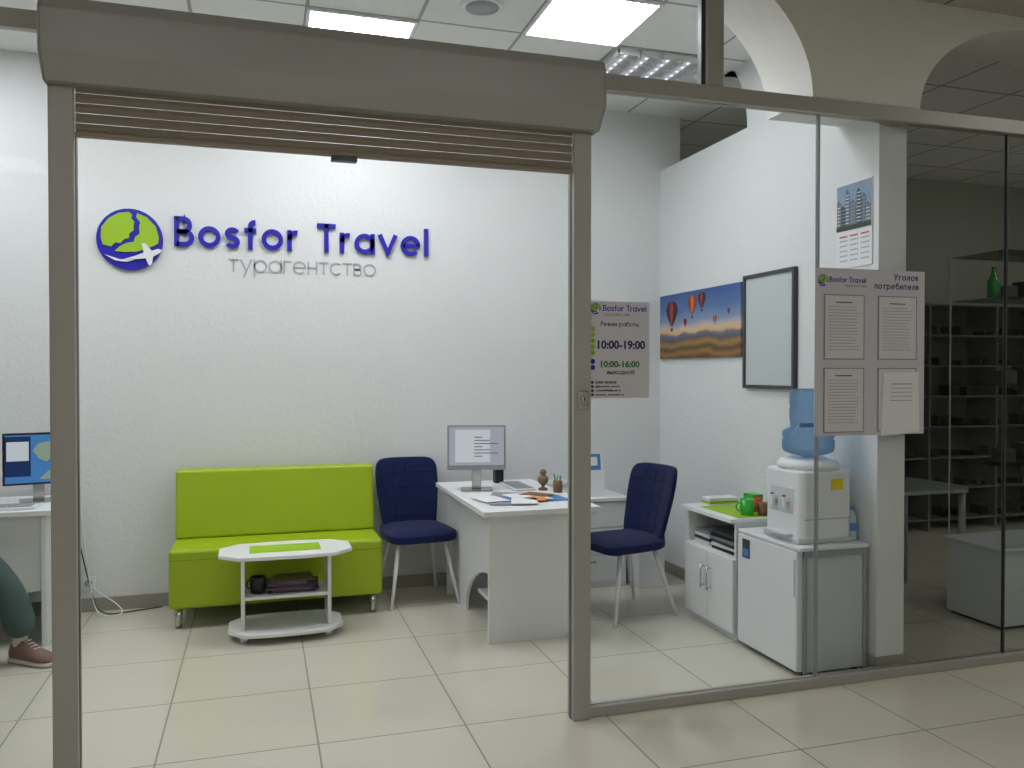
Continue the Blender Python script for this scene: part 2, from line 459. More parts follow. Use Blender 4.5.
for (hx, hy) in ((-1.1, 0.4), (1.0, 0.4), (0.2, -1.8), (2.4, -1.8), (-2.4, -1.8), (4.4, 1.9), (6.4, 1.9)):
    led_panel(hx, hy, 'hall_fill_panel', HALL, 3.32)  # unseen panels added to brighten the hall, placed clear of glass reflections
NEI = emis('neighbour_fill_light', (255, 250, 240), 5.0)
led_panel(6.7, 4.2, 'neighbour_fill_panel', NEI)  # added out of view to lift the dark neighbour shop

# ------------------------------------------------------------------ logo builder
def clip_poly(c, r, f):
    return [(c[0]+r*a, c[1]+r*b) for a, b in f]
def logo(par, cx, cz, r, y, d):
    prism('globe_disc', ellipse(cx, cz, r, r, 40), 'Y', y-d, y, BLUE, par)
    left = [(-0.86, 0.02), (-0.84, 0.36), (-0.62, 0.66), (-0.33, 0.84), (-0.02, 0.89), (0.08, 0.80), (0.04, 0.70), (0.14, 0.58), (0.12, 0.44), (0.12, 0.30), (-0.02, 0.18),
            (-0.02, 0.04), (-0.16, 0.0), (-0.28, -0.14), (-0.44, -0.12), (-0.55, -0.26), (-0.80, -0.2)]
    right = [(0.22, 0.86), (0.52, 0.74), (0.78, 0.45), (0.88, 0.1), (0.86, -0.10), (0.7, -0.20), (0.5, -0.28), (0.2, -0.40), (-0.2, -0.42), (-0.45, -0.40), (-0.3, -0.24), (-0.10, -0.12), (0.12, -0.08), (0.16, 0.08), (0.30, 0.20), (0.28, 0.42), (0.32, 0.56), (0.20, 0.72)]
    prism('globe_land_left', clip_poly((cx, cz), r, left), 'Y', y-d-d*0.3, y-d, LIMEP, par)
    prism('globe_land_right', clip_poly((cx, cz), r, right), 'Y', y-d-d*0.3, y-d, LIMEP, par)
    plane = [(-0.2, -0.66), (0.2, -0.52), (0.42, -0.42), (0.36, -0.12), (0.48, -0.12), (0.66, -0.35), (0.86, -0.28), (0.98, -0.32), (0.90, -0.42), (0.70, -0.54), (0.66, -0.82), (0.56, -0.82), (0.48, -0.60), (0.2, -0.64)]
    prism('globe_plane', clip_poly((cx, cz), r, plane), 'Y', y-d-d*0.6, y-d-d*0.3, PAPER, par)
    tr = [(-0.75, -0.52), (-0.3, -0.66), (0.15, -0.66), (-0.1, -0.74), (-0.45, -0.70)]
    prism('globe_trail', clip_poly((cx, cz), r, tr), 'Y', y-d-d*0.5, y-d, PAPER, par)

ws = group('wall_logo_sign', (0.1, BW, 2.33))
logo(ws, -0.778, 2.335, 0.193, BW-0.001, 0.02)
lettering('lettering_main', 'Bosfor Travel', -0.52, 1.127, 2.305, 0.137, 0.215, BW-0.001, BLUE, ws, 0.02)
lettering('lettering_sub', 'турагентство', -0.192, 0.765, 2.155, 0.085, 0.115, BW-0.001, SILV, ws, 0.004)

# ------------------------------------------------------------------ sofa
sf = group('sofa', (0.11, 5.4, 0))
box('seat_block', -0.51, 0.725, 5.12, 5.655, 0.12, 0.465, LIME, sf, 0.022, 4)
prism('back_block', [(5.46, 0.466), (5.655, 0.466), (5.655, 0.885), (5.52, 0.885)], 'X', -0.505, 0.72, LIME, sf, 0.018, 4)
box('seat_piping', -0.508, 0.723, 5.1185, 5.122, 0.405, 0.408, LIMED, sf)
for xx in (-0.46, 0.67):
    for yy in (5.17, 5.60):
        tube('leg', (xx, yy, 0), (xx, yy, 0.12), 0.018, CHROME, sf, 0.024)

# ------------------------------------------------------------------ coffee table
ct = group('coffee_table', (0.14, 4.9, 0))
def tabletop(cx, cy, hx, hy, k=1.0):
    return [(cx-hx, cy-hy*.45), (cx-hx*.72, cy-hy*.92), (cx-hx*.3, cy-hy), (cx+hx*.3, cy-hy), (cx+hx*.72, cy-hy*.92), (cx+hx, cy-hy*.45),
            (cx+hx, cy+hy*.45), (cx+hx*.72, cy+hy*.92), (cx+hx*.3, cy+hy), (cx-hx*.3, cy+hy), (cx-hx*.72, cy+hy*.92), (cx-hx, cy+hy*.45)]
prism('top', tabletop(0.14, 4.9, 0.365, 0.205), 'Z', 0.467, 0.49, WHITE, ct, 0.006, 3)
box('top_green_inset', -0.06, 0.33, 4.80, 5.0, 0.490, 0.4915, LIMEP, ct)
prism('base', tabletop(0.14, 4.9, 0.315, 0.205), 'Z', 0.04, 0.065, WHITE, ct, 0.006, 3)
box('side_left', -0.105, -0.085, 4.78, 5.02, 0.065, 0.467, WHITE, ct, 0.002)
box('side_right', 0.365, 0.385, 4.78, 5.02, 0.065, 0.467, WHITE, ct, 0.002)
box('middle_shelf', -0.085, 0.365, 4.77, 5.03, 0.235, 0.253, WHITE, ct, 0.002)
for xx in (-0.09, 0.37):
    for yy in (4.79, 5.01):
        lathe('caster', [(0.01, 0), (0.020, 0.005), (0.022, 0.020), (0.018, 0.035), (0.01, 0.04)], (xx, yy, 0), WHITEP, ct)
mg = group('magazine_stack', (0.14, 4.9, 0.253))
MC = [mat('mag_dark', (40, 35, 60), .4), mat('mag_purple', (95, 60, 110), .4), mat('mag_grey', (90, 92, 98), .4), mat('mag_brown', (80, 60, 50), .4)]
for i in range(8):
    hw = 0.13 if i < 6 else 0.1
    o = box('magazine_%d' % i, -hw, hw, -0.09, 0.09, 0, 0.008, MC[i % 4], None, 0.001)
    o.location = (0.17+0.02*math.sin(i*2), 4.9, 0.258+0.0085*i); o.rotation_euler = (0, 0, 0.12*math.sin(i*3))
    o.parent = mg; o.matrix_parent_inverse = Matrix.Translation(mg.location).inverted()
mu = group('black_mug', (-0.02, 4.86, 0.2535))
lathe('cup', [(0.036, 0), (0.041, 0.004), (0.045, 0.09), (0.041, 0.092), (0.036, 0.01)], (-0.015, 4.86, 0.2535), BLACK, mu)
curve_tube('handle', [(-0.055, 4.86, 0.33), (-0.075, 4.86, 0.325), (-0.075, 4.86, 0.285), (-0.053, 4.86, 0.28)], 0.005, BLACK, mu)

# ------------------------------------------------------------------ chairs
def chair(x, y, rz, tilt=0.0):
    g = group('upholstered_chair', (x, y, 0), rz)     # local: faces -Y
    def seatw(c):
        xx, yy, zz = c
        k = 1.0 - 0.10*max(0, (yy+0.0))/0.22
        up = 0.05*max(0, (yy-0.12)/0.1)**2
        return (xx*k, yy-0.01, 0.445+zz+up*0.4 - 0.012*max(0, (-yy-0.14)/0.08))
    cushion('seat', 0.46, 0.44, 0.085, 0.09, NAVY, g, 0.45, warp=seatw)
    def backw(c):
        xx, yy, zz = c
        h = (yy+0.24)/0.48
        k = 0.84+0.16*min(1, h*1.6) - 0.05*max(0, h-0.8)*5*0.4
        curl = 0.05*(abs(xx)/0.22)**2
        return (xx*k, 0.19+0.11*h+0.0 - curl - zz, 0.43+yy+0.24)
    cushion('backrest', 0.43, 0.48, 0.06, 0.06, NAVY, g, 0.4, warp=backw)
    for i in range(1, 5):
        h = i/5
        pts = []
        for j in range(9):
            u = -0.17+0.34*j/8
            k = 0.84+0.16*min(1, h*1.6)
            pts.append((u*k, 0.19+0.11*h-0.05*(abs(u)/0.22)**2-0.0295, 0.43+0.48*h))
        curve_tube('back_stitch_h%d' % i, pts, 0.0026, NAVYS, g)
    for i in (-1, 0, 1):
        pts = []
        for j in range(9):
            h = 0.08+0.84*j/8; u = 0.095*i
            k = 0.84+0.16*min(1, h*1.6)
            pts.append((u*k, 0.19+0.11*h-0.05*(abs(u)/0.22)**2-0.0295, 0.43+0.48*h))
        curve_tube('back_stitch_v%d' % i, pts, 0.0026, NAVYS, g)
    for sx in (-1, 1):
        tube('leg_front', (sx*0.225, -0.225, 0), (sx*0.15, -0.13, 0.415), 0.010, LEGW, g, 0.016)
        tube('leg_back', (sx*0.215, 0.25, 0), (sx*0.14, 0.13, 0.415), 0.010, LEGW, g, 0.016)
        tube('under_rail', (sx*0.15, -0.14, 0.405), (sx*0.14, 0.14, 0.405), 0.011, LEGW, g)
    tube('under_cross', (-0.15, 0.0, 0.405), (0.15, 0.0, 0.405), 0.011, LEGW, g)
    return g
chair(0.985, 5.395, 0.10)
chair(2.16, 4.70, -1.36)
chair(-1.93, 4.68, math.pi/2)

# ------------------------------------------------------------------ desk (centre)
dk = group('office_desk', (1.5, 4.85, 0))
box('desktop', 1.14, 1.82, 4.25, 5.50, 0.722, 0.75, WHITE, dk, 0.003)
box('end_panel_near', 1.20, 1.80, 4.36, 4.385, 0, 0.722, WHITE, dk, 0.002)
box('end_panel_far', 1.20, 1.80, 5.42, 5.445, 0, 0.722, WHITE, dk, 0.002)
arcp = ellipse(4.385, 0.0, 0.66, 0.36, 16, 0, 90)
prism('modesty_panel', [(5.42, 0.0)] + arcp + [(4.385, 0.72), (5.42, 0.72)], 'X', 1.235, 1.255, WHITE, dk, 0.001)
box('inner_shelf', 1.27, 1.70, 4.39, 4.86, 0.16, 0.18, WHITE, dk)
sy = group('computer_tower', (1.5, 4.6, 0.2))
box('case', 1.35, 1.53, 4.42, 4.82, 0.181, 0.56, BLACK, sy, 0.006)
box('front_panel', 1.342, 1.35, 4.44, 4.80, 0.20, 0.54, DGREY, sy, 0.002)

def monitor(name, x, y, zdesk, w, h, rz, zb, screen_parts):
    g = group(name, (x, y, zdesk), rz)   # faces -Y locally
    box('bezel', -w/2, w/2, 0.0, 0.025, zb, zb+h, GREY if name.startswith('desk') else BLACK, g, 0.004)
    screen_parts(g, w, h, zb)
    box('neck', -0.03, 0.03, 0.026, 0.04, 0.01, zb+h*0.5, CHROME, g, 0.003)
    box('foot', -0.10, 0.10, -0.07, 0.10, 0.001, 0.010, CHROME, g, 0.004)
    box('back_shell', -w*0.35, w*0.35, 0.025, 0.045, zb+h*0.2, zb+h*0.85, GREY, g, 0.01)
SCR = emis('screen_white', (205, 212, 218), 0.75)
SCRG = emis('screen_grey', (176, 180, 190), 0.7)
SCRB = emis('screen_blue', (75, 130, 190), 0.75)
SCRD = emis('screen_dark', (35, 55, 95), 0.8)
SCRL = emis('screen_text', (110, 110, 120), 0.7)
SCRM = emis('screen_land', (150, 170, 150), 0.7)
def scr1(g, w, h, zb):
    box('screen', -w/2+.012, w/2-.012, -0.002, 0.0, zb+.03, zb+h-.012, SCRG, g)
    box('screen_page', -w/2+.05, w/2-.10, -0.0035, -0.002, zb+.05, zb+h-.03, SCR, g)
    for i in range(7):
        box('screen_line', -w/2+.17, -w/2+.17+0.05+0.05*((i*7) % 3), -0.0045, -0.0035, zb+h-.08-.02*i, zb+h-.074-.02*i, SCRL, g)
monitor('desktop_monitor', 1.31, 5.05, 0.75, 0.37, 0.285, -0.22, 0.13, scr1)
def scr2(g, w, h, zb):
    box('screen', -w/2+.012, w/2-.012, -0.002, 0.0, zb+.012, zb+h-.012, SCRB, g)
    box('screen_window', -w/2+.012, -w/2+.14, -0.0035, -0.002, zb+.05, zb+h-.02, SCRD, g)
    box('screen_window_2', -w/2+.02, -w/2+.13, -0.0045, -0.0035, zb+.14, zb+h-.05, SCR, g)
    prism('map_land', [(-.03, zb+.20), (.0, zb+.24), (.06, zb+.25), (.12, zb+.22), (.16, zb+.25), (.165, zb+.18), (.12, zb+.15), (.08, zb+.17), (.04, zb+.13), (.0, zb+.15)], 'Y', -.0035, -.002, SCRM, g)
    prism('map_land_2', [(.0, zb+.03), (.05, zb+.08), (.12, zb+.07), (.16, zb+.10), (.165, zb+.03)], 'Y', -.0035, -.002, SCRM, g)
    for i in range(5):
        box('screen_icon', w/2-.11+.02*(i % 3), w/2-.10+.02*(i % 3), -0.0055, -0.002, zb+.08+.03*i, zb+.09+.03*i, SCR, g)
monitor('computer_monitor', -1.225, 5.36, 0.75, 0.36, 0.30, 0.25, 0.10, scr2)

spk = group('desk_speaker', (1.54, 5.35, 0.75))
box('body', 1.51, 1.57, 5.32, 5.39, 0.751, 0.95, BLACK, spk, 0.008)
tube('cone', (1.54, 5.318, 0.90), (1.54, 5.322, 0.90), 0.018, DGREY, spk)
def sheet(parent, x, y, z, w, h, rz, m, t=0.002, name='sheet'):
    o = box(name, -w/2, w/2, -h/2, h/2, 0, t, m)
    o.location = (x, y, z+t/2); o.rotation_euler = (0, 0, rz)
    o.parent = parent; o.matrix_parent_inverse = Matrix.Translation(parent.location).inverted()
    return o
pp = group('brochures_and_papers', (1.4, 4.7, 0.75))
k = 0
for (x, y, w, h, r, m, z) in ((1.30, 4.70, .21, .30, .3, PAPER, 0), (1.42, 4.74, .21, .30, -.4, INKL, 1), (1.36, 4.60, .15, .21, .9, CYAN, 2), (1.52, 4.66, .2, .28, .2, PAPER, 2),
                         (1.55, 4.56, .10, .15, .5, ORANGE, 3), (1.45, 4.50, .15, .21, -.3, PAPER, 3), (1.66, 4.60, .15, .21, .1, CYAN, 0), (1.34, 4.47, .1, .2, 1.2, INKL, 1), (1.28, 4.62, .15, .21, .2, PAPER, 3), (1.60, 4.72, .12, .18, .7, BROWN, 3)):
    sheet(pp, x, y, 0.7505+z*0.003, w, h, r, m, 0.003, 'brochure_%d' % k); k += 1
kb = group('keyboard', (1.6, 5.12, 0.75))
box('keyboard_body', 1.53, 1.67, 4.94, 5.30, 0.751, 0.764, WHITEP, kb, 0.004)
for i in range(11):
    for j in range(4):
        box('key', 1.542+.03*j, 1.566+.03*j, 4.955+.03*i, 4.98+.03*i, 0.764, 0.769, GREY, kb)
fg = group('souvenir_figurine', (1.72, 4.95, 0.75))
lathe('base', [(0.03, 0), (0.03, 0.012), (0.012, 0.018), (0.01, 0.03)], (1.72, 4.95, 0.7505), BROWN, fg)
lathe('figure', [(0.012, 0), (0.03, 0.02), (0.036, 0.045), (0.026, 0.06), (0.014, 0.066), (0.022, 0.08), (0.018, 0.098), (0.003, 0.105)], (1.72, 4.95, 0.779), mat('bronze', (125, 105, 80), .5, .3), fg)
cupg = group('pen_cup', (1.775, 4.83, 0.75))
lathe('cup', [(0.028, 0), (0.03, 0.07), (0.027, 0.07), (0.025, 0.005)], (1.775, 4.83, 0.7505), BROWN, cupg)
for i in range(5):
    tube('pen_%d' % i, (1.775+.008*math.cos(i*1.3), 4.83+.008*math.sin(i*1.3), 0.757), (1.775+.022*math.cos(i*1.3), 4.83+.022*math.sin(i*1.3), 0.85+.008*(i % 3)), 0.0035, [RED, CYAN, BLACK, LIMEP, CYAN][i], cupg)

dc = group('drawer_cabinet', (2.15, 5.45, 0))
box('carcass', 1.86, 2.46, 5.30, 5.68, 0.0, 0.60, WHITE, dc, 0.002)
box('cabinet_top', 1.84, 2.48, 5.27, 5.683, 0.60, 0.625, WHITE, dc, 0.003)
for i in range(3):
    z0 = 0.05+0.185*i
    box('drawer_front_%d' % i, 1.87, 2.45, 5.284, 5.30, z0, z0+0.175, WHITE, dc, 0.002)
    box('drawer_handle_%d' % i, 2.10, 2.22, 5.268, 5.276, z0+.13, z0+.14, CHROME, dc, 0.002)
    for xx in (2.105, 2.215): box('handle_post', xx-.004, xx+.004, 5.274, 5.285, z0+.131, z0+.139, CHROME, dc)
tcg = group('desk_tent_calendar', (2.2, 5.42, 0.625))
prism('stand', [(5.36, 0.626), (5.372, 0.626), (5.42, 0.92), (5.416, 0.94), (5.41, 0.94)], 'X', 2.17, 2.33, PAPER, tcg)
prism('stand_back', [(5.47, 0.626), (5.475, 0.626), (5.418, 0.93), (5.414, 0.93)], 'X', 2.17, 2.33, PAPER, tcg)
prism('picture', [(5.3885, 0.81), (5.387, 0.81), (5.4045, 0.92), (5.406, 0.92)], 'X', 2.195, 2.305, CYAN, tcg)
prism('picture_cap', [(5.3925, 0.84), (5.3895, 0.84), (5.401, 0.90), (5.404, 0.90)], 'X', 2.22, 2.28, PAPER, tcg)
prism('caption', [(5.375, 0.70), (5.3735, 0.70), (5.3825, 0.76), (5.384, 0.76)], 'X', 2.19, 2.30, INKL, tcg)
bx = group('paper_box', (2.0, 5.45, 0.625))
box('box', 1.90, 2.12, 5.38, 5.60, 0.626, 0.70, PAPER, bx, 0.003)
box('box_lid', 1.895, 2.125, 5.375, 5.605, 0.70, 0.725, SIDEG, bx, 0.003)
ub = group('floor_storage_box', (2.6, 5.3, 0))
box('box', 2.50, 2.70, 5.18, 5.50, 0.001, 0.30, WHITE, ub, 0.006)
box('box_lid', 2.49, 2.71, 5.17, 5.51, 0.30, 0.33, SIDEG, ub, 0.006)
for i in range(3): sheet(ub, 2.60, 5.34, 0.331+.012*i, .2, .28, .1*i, [PAPER, BLACK, PAPER][i], .011, 'folder_%d' % i)

# ------------------------------------------------------------------ balloon picture
CANV = bpy.data.materials.new('canvas_landscape'); CANV.use_nodes = True
nt = CANV.node_tree; b = nt.nodes['Principled BSDF']; b.inputs['Roughness'].default_value = 0.6
g_ = nt.nodes.new('ShaderNodeNewGeometry'); s_ = nt.nodes.new('ShaderNodeSeparateXYZ'); nt.links.new(g_.outputs['Position'], s_.inputs[0])
nz = nt.nodes.new('ShaderNodeTexNoise'); nz.inputs['Scale'].default_value = 4.5; nz.inputs['Detail'].default_value = 8
nt.links.new(g_.outputs['Position'], nz.inputs['Vector'])
h_ = math_node(nt, 'SUBTRACT', s_.outputs[2], 1.60); h_ = math_node(nt, 'DIVIDE', h_, 0.47)
nn = math_node(nt, 'SUBTRACT', nz.outputs['Fac'], 0.5); nn = math_node(nt, 'MULTIPLY', nn, 0.20)
h_ = math_node(nt, 'ADD', h_, nn)
cr = nt.nodes.new('ShaderNodeValToRGB'); nt.links.new(h_, cr.inputs[0])
el = cr.color_ramp.elements
el[0].position = 0.0; el[0].color = srgb(84, 62, 34)
el[1].position = 1.0; el[1].color = srgb(56, 88, 148)
for p, c in ((0.08, (152, 112, 58)), (0.15, (84, 68, 50)), (0.22, (160, 122, 66)), (0.29, (90, 84, 86)), (0.36, (108, 110, 130)), (0.40, (220, 176, 118)), (0.46, (196, 180, 164)), (0.55, (130, 146, 178)), (0.75, (82, 112, 162))):
    e = cr.color_ramp.elements.new(p); e.color = srgb(*c)
nt.links.new(cr.outputs[0], b.inputs['Base Color'])
bp_ = group('balloon_picture', (RW-0.01, 5.11, 1.83))
box('canvas', RW-0.022, RW-0.001, 4.56, 5.66, 1.60, 2.07, CANV, bp_, 0.002)
B1 = mat('balloon_rust', (150, 56, 36), .6); B2 = mat('balloon_dark', (66, 38, 48), .6); B3 = mat('balloon_gold', (200, 120, 50), .6)
def balloon(y, z, r, m, m2, i):
    pts = [(0.12, -1.45), (0.55, -0.85), (0.92, -0.25), (1, 0.2), (0.85, 0.65), (0.5, 0.92), (0, 1.02), (-0.5, 0.92), (-0.85, 0.65), (-1, 0.2), (-0.92, -0.25), (-0.55, -0.85), (-0.12, -1.45)]
    prism('balloon_%d' % i, [(y+a*r*1.15, z+c*r) for a, c in pts], 'X', RW-0.0235, RW-0.022, m, bp_)
    pts = [(0.05, -1.4), (0.28, -0.3), (0.3, 0.4), (0.12, 0.98), (-0.12, 0.98), (-0.3, 0.4), (-0.28, -0.3), (-0.05, -1.4)]
    prism('balloon_stripe_%d' % i, [(y+a*r*1.15, z+c*r) for a, c in pts], 'X', RW-0.0245, RW-0.0235, m2, bp_)
    box('balloon_basket_%d' % i, RW-0.024, RW-0.022, y-r*.18, y+r*.18, z-r*1.95, z-r*1.65, B2, bp_)
balloon(5.47, 1.945, 0.075, B2, B1, 0)
balloon(5.17, 1.985, 0.055, B1, B3, 1)
balloon(5.04, 2.005, 0.045, B2, B1, 2)
balloon(4.87, 1.86, 0.02, B1, B3, 3)
balloon(5.27, 1.86, 0.022, B1, B2, 4)
balloon(4.70, 1.90, 0.014, B2, B1, 5)

# ------------------------------------------------------------------ whiteboard
wb = group('whiteboard', (RW-0.02, 4.27, 1.75))
y0, y1, z0, z1 = 4.01, 4.53, 1.40, 2.10
WBM = mat('whiteboard_surface', (192, 199, 200), 0.22, var=0.03, scale=2)
box('surface', RW-0.018, RW-0.001, y0+.02, y1-.02, z0+.02, z1-.02, WBM, wb)
for a in ((y0, y1, z0, z0+.022), (y0, y1, z1-.022, z1), (y0, y0+.022, z0+.022, z1-.022), (y1-.022, y1, z0+.022, z1-.022)):
    box('frame', RW-0.03, RW-0.001, a[0], a[1], a[2], a[3], DGREY, wb, 0.003)

# ------------------------------------------------------------------ wall calendar
wc = group('wall_calendar', (RW-0.01, 3.55, 2.27))
box('backing', RW-0.006, RW-0.001, 3.415, 3.68, 2.04, 2.475, PAPER, wc)
CP = mat('calendar_sky', (128, 150, 172), .5, var=.3, scale=9)
BG1 = mat('bldg_blue', (92, 112, 138), .5, var=.4, scale=60); BG2 = mat('bldg_grey', (112, 116, 120), .5, var=.4, scale=70); BG3 = mat('bldg_dark', (66, 74, 84), .5, var=.4, scale=60)
box('picture', RW-0.008, RW-0.006, 3.42, 3.675, 2.235, 2.47, CP, wc)
for i, (a, wd, h, m) in enumerate(((3.425, .03, .12, BG2), (3.455, .032, .17, BG1), (3.49, .035, .20, BG3), (3.53, .045, .15, BG2), (3.578, .03, .21, BG1), (3.61, .03, .13, BG3), (3.642, .03, .16, BG2))):
    prism('building_%d' % i, [(a, 2.238), (a+wd, 2.238), (a+wd, 2.238+h*.9), (a+wd*.6, 2.238+h), (a, 2.238+h*.86)], 'X', RW-0.0095, RW-0.008, m, wc)
    for j in range(int(h/.018)-1):
        box('building_floor_line', RW-0.0100, RW-0.0094, a+.003, a+wd-.003, 2.25+.018*j, 2.254+.018*j, CP if i % 2 else PAPER, wc)
box('print_foreground', RW-0.0105, RW-0.008, 3.42, 3.675, 2.235, 2.258, mat('trees', (60, 74, 56), .7, var=.4, scale=80), wc)
for i in range(3):
    box('month_header_%d' % i, RW-0.007, RW-0.0055, 3.435+.08*i, 3.495+.08*i, 2.20, 2.207, RED, wc)
    for j in range(5):
        for q in range(5):
            box('date', RW-0.007, RW-0.0055, 3.436+.08*i+.0125*q, 3.442+.08*i+.0125*q, 2.178-.026*j, 2.186-.026*j, INKL, wc)

# ------------------------------------------------------------------ low cupboard + items
cb = group('low_cupboard', (2.7, 4.24, 0))
X0, X1, Y0, Y1 = 2.49, 2.90, 3.98, 4.52
box('bottom', X0+.02, X1, Y0, Y1, 0.05, 0.07, WHITE, cb)
box('plinth', X0+.04, X1, Y0+.02, Y1-.02, 0.0, 0.05, WHITE, cb)
box('side_near', X0+.02, X1, Y0, Y0+.018, 0.07, 0.665, WHITE, cb)
box('side_far', X0+.02, X1, Y1-.018, Y1, 0.07, 0.665, WHITE, cb)
box('back', X1-.01, X1, Y0+.018, Y1-.018, 0.07, 0.665, WHITE, cb)
box('mid_shelf', X0+.02, X1-.01, Y0+.018, Y1-.018, 0.455, 0.473, WHITE, cb)
box('cupboard_top', X0-.02, X1+.005, Y0-.01, Y1+.02, 0.667, 0.69, WHITE, cb, 0.003)
ym = (Y0+Y1)/2
box('door_a', X0, X0+.018, Y0+.003, ym-.002, 0.055, 0.462, WHITE, cb, 0.002)
box('door_b', X0, X0+.018, ym+.002, Y1-.003, 0.055, 0.462, WHITE, cb, 0.002)
for yy in (ym-.035, ym+.035):
    tube('handle', (X0-.025, yy, 0.24), (X0-.025, yy, 0.38), 0.005, CHROME, cb)
    for zz in (0.255, 0.365): tube('handle_post', (X0-.025, yy, zz), (X0+.001, yy, zz), 0.004, CHROME, cb)
fo = group('folder_pile', (2.65, 4.15, 0.48))
for i in range(6): sheet(fo, 2.66, 4.15, 0.4735+.018*i, .26, .24, .06*math.sin(i*2), [BLACK, PAPER, DGREY, INKL, BLACK, DGREY][i], .017, 'folder_%d' % i)
fo2 = group('paper_pile', (2.65, 4.38, 0.48))
for i in range(4): sheet(fo2, 2.66, 4.40, 0.4735+.02*i, .24, .17, .05*math.sin(i*3), [PAPER, DGREY, PAPER, INKL][i], .019, 'papers_%d' % i)
mt = group('green_place_mat', (2.7, 4.2, 0.69))
box('mat_sheet', 2.53, 2.84, 3.99, 4.40, 0.6905, 0.693, LIMEP, mt)
def cup(name, x, y, z, r, h, m, handle=True):
    g = group(name, (x, y, z))
    lathe('cup_body', [(r*.8, 0), (r*.85, .004), (r, h), (r*.9, h), (r*.75, .008)], (x, y, z), m, g)
    if handle: curve_tube('cup_handle', [(x-r*.95, y, z+h*.8), (x-r*1.7, y, z+h*.75), (x-r*1.6, y, z+h*.3), (x-r*.85, y, z+h*.25)], 0.004, m, g)
    return g
cup('green_mug', 2.63, 4.06, 0.6935, 0.042, 0.09, GREENP)
cup('red_cup', 2.74, 4.14, 0.6935, 0.032, 0.08, RED, False)
cup('coffee_cup', 2.71, 4.03, 0.6935, 0.03, 0.07, BROWN)
jr = group('instant_coffee_jar', (2.79, 4.04, 0.69))
lathe('jar', [(0.032, 0), (0.034, .01), (0.034, .09), (0.025, .10)], (2.79, 4.04, 0.6935), BROWN, jr)
lathe('jar_lid', [(0.03, .10), (0.03, .125), (0.028, .127)], (2.79, 4.04, 0.6935), BLACK, jr)
jt = group('tea_box', (2.79, 4.25, 0.69))
box('tea_carton', 2.76, 2.83, 4.20, 4.30, 0.6935, 0.78, GREENP, jt, .003)
box('tea_carton_band', 2.759, 2.831, 4.199, 4.301, 0.72, 0.75, YEL, jt, .002)
tb = group('tissue_box', (2.70, 4.46, 0.69))
box('tissue_carton', 2.60, 2.80, 4.415, 4.515, 0.6905, 0.735, PAPER, tb, 0.003)
box('tissue_carton_stripe', 2.599, 2.801, 4.4145, 4.5155, 0.70, 0.715, LIMEP, tb)

# ------------------------------------------------------------------ mini fridge
fg = group('mini_fridge', (2.7, 3.66, 0))
FX0, FX1, FY0, FY1, FH = 2.50, 2.905, 3.40, 3.95, 0.645
box('body', FX0+.045, FX1, FY0+.03, FY1, 0.02, FH-.02, SIDEG, fg, 0.006)
box('fridge_top', FX0, FX1, FY0+.005, FY1, FH-.02, FH, WHITEP, fg, 0.006)
box('door', FX0, FX0+.04, FY0+.03, FY1, 0.03, FH-.022, WHITEP, fg, 0.008, 3)
box('door_handle', FX0-.006, FX0+.002, FY0+.04, FY0+.05, 0.40, 0.58, SIDEG, fg, 0.002)
box('side_trim_left', FX0+.035, FX0+.055, FY0+.018, FY0+.03, 0.02, FH-.02, GREY, fg, 0.002)
box('side_trim_right', FX1-.02, FX1, FY0+.018, FY0+.03, 0.02, FH-.02, GREY, fg, 0.002)
box('side_trim_top', FX0+.035, FX1, FY0+.012, FY0+.03, FH-.05, FH-.02, GREY, fg, 0.002)
box('energy_label', FX0-.002, FX0, 3.83, 3.90, 0.50, 0.60, INK, fg)
box('energy_label_2', FX0-.003, FX0-.001, 3.84, 3.89, 0.51, 0.55, CYAN, fg)
for xx in (FX0+.07, FX1-.04):
    for yy in (FY0+.06, FY1-.05): tube('foot', (xx, yy, 0), (xx, yy, 0.021), 0.015, BLACK, fg)

# ------------------------------------------------------------------ water cooler
wcg = group('water_cooler', (2.71, 3.63, FH))
cx, cy = 2.705, 3.62
bz = FH+0.001
prism('cooler_body', [(cx-.155, cy-.13), (cx-.13, cy-.155), (cx+.13, cy-.155), (cx+.155, cy-.13), (cx+.155, cy+.13), (cx+.13, cy+.155), (cx-.13, cy+.155), (cx-.155, cy+.13)], 'Z', bz+.02, bz+.36, WHITEP, wcg, 0.012, 3)
box('cooler_base', cx-.165, cx+.155, cy-.15, cy+.15, bz, bz+.03, SIDEG, wcg, 0.006)
lathe('cooler_collar', [(0.15, 0), (0.155, 0.02), (0.14, 0.045), (0.10, 0.055), (0.075, 0.056)], (cx, cy, bz+.36), WHITEP, wcg)
box('tap_recess', cx-.157, cx-.150, cy-.10, cy+.10, bz+.14, bz+.27, SIDEG, wcg, 0.004)
for dy, m in ((-0.05, RED), (0.05, CYAN)):
    box('tap_body', cx-.185, cx-.15, cy+dy-.012, cy+dy+.012, bz+.20, bz+.225, WHITEP, wcg, 0.003)
    box('tap_spout', cx-.185, cx-.170, cy+dy-.01, cy+dy+.01, bz+.17, bz+.205, WHITEP, wcg, 0.003)
    box('tap_lever', cx-.188, cx-.172, cy+dy-.008, cy+dy+.008, bz+.225, bz+.235, m, wcg, 0.003)
box('drip_tray', cx-.195, cx-.15, cy-.09, cy+.09, bz+.03, bz+.045, SIDEG, wcg, 0.004)
box('yellow_label', cx+.02, cx+.09, cy-.1575, cy-.154, bz+.265, bz+.32, YEL, wcg)
box('seam_line', cx-.135, cx+.135, cy-.1565, cy-.154, bz+.12, bz+.124, GREY, wcg)
BOT = bpy.data.materials.new('bottle_blue'); BOT.use_nodes = True
nb = BOT.node_tree; b = nb.nodes['Principled BSDF']; out = nb.nodes['Material Output']
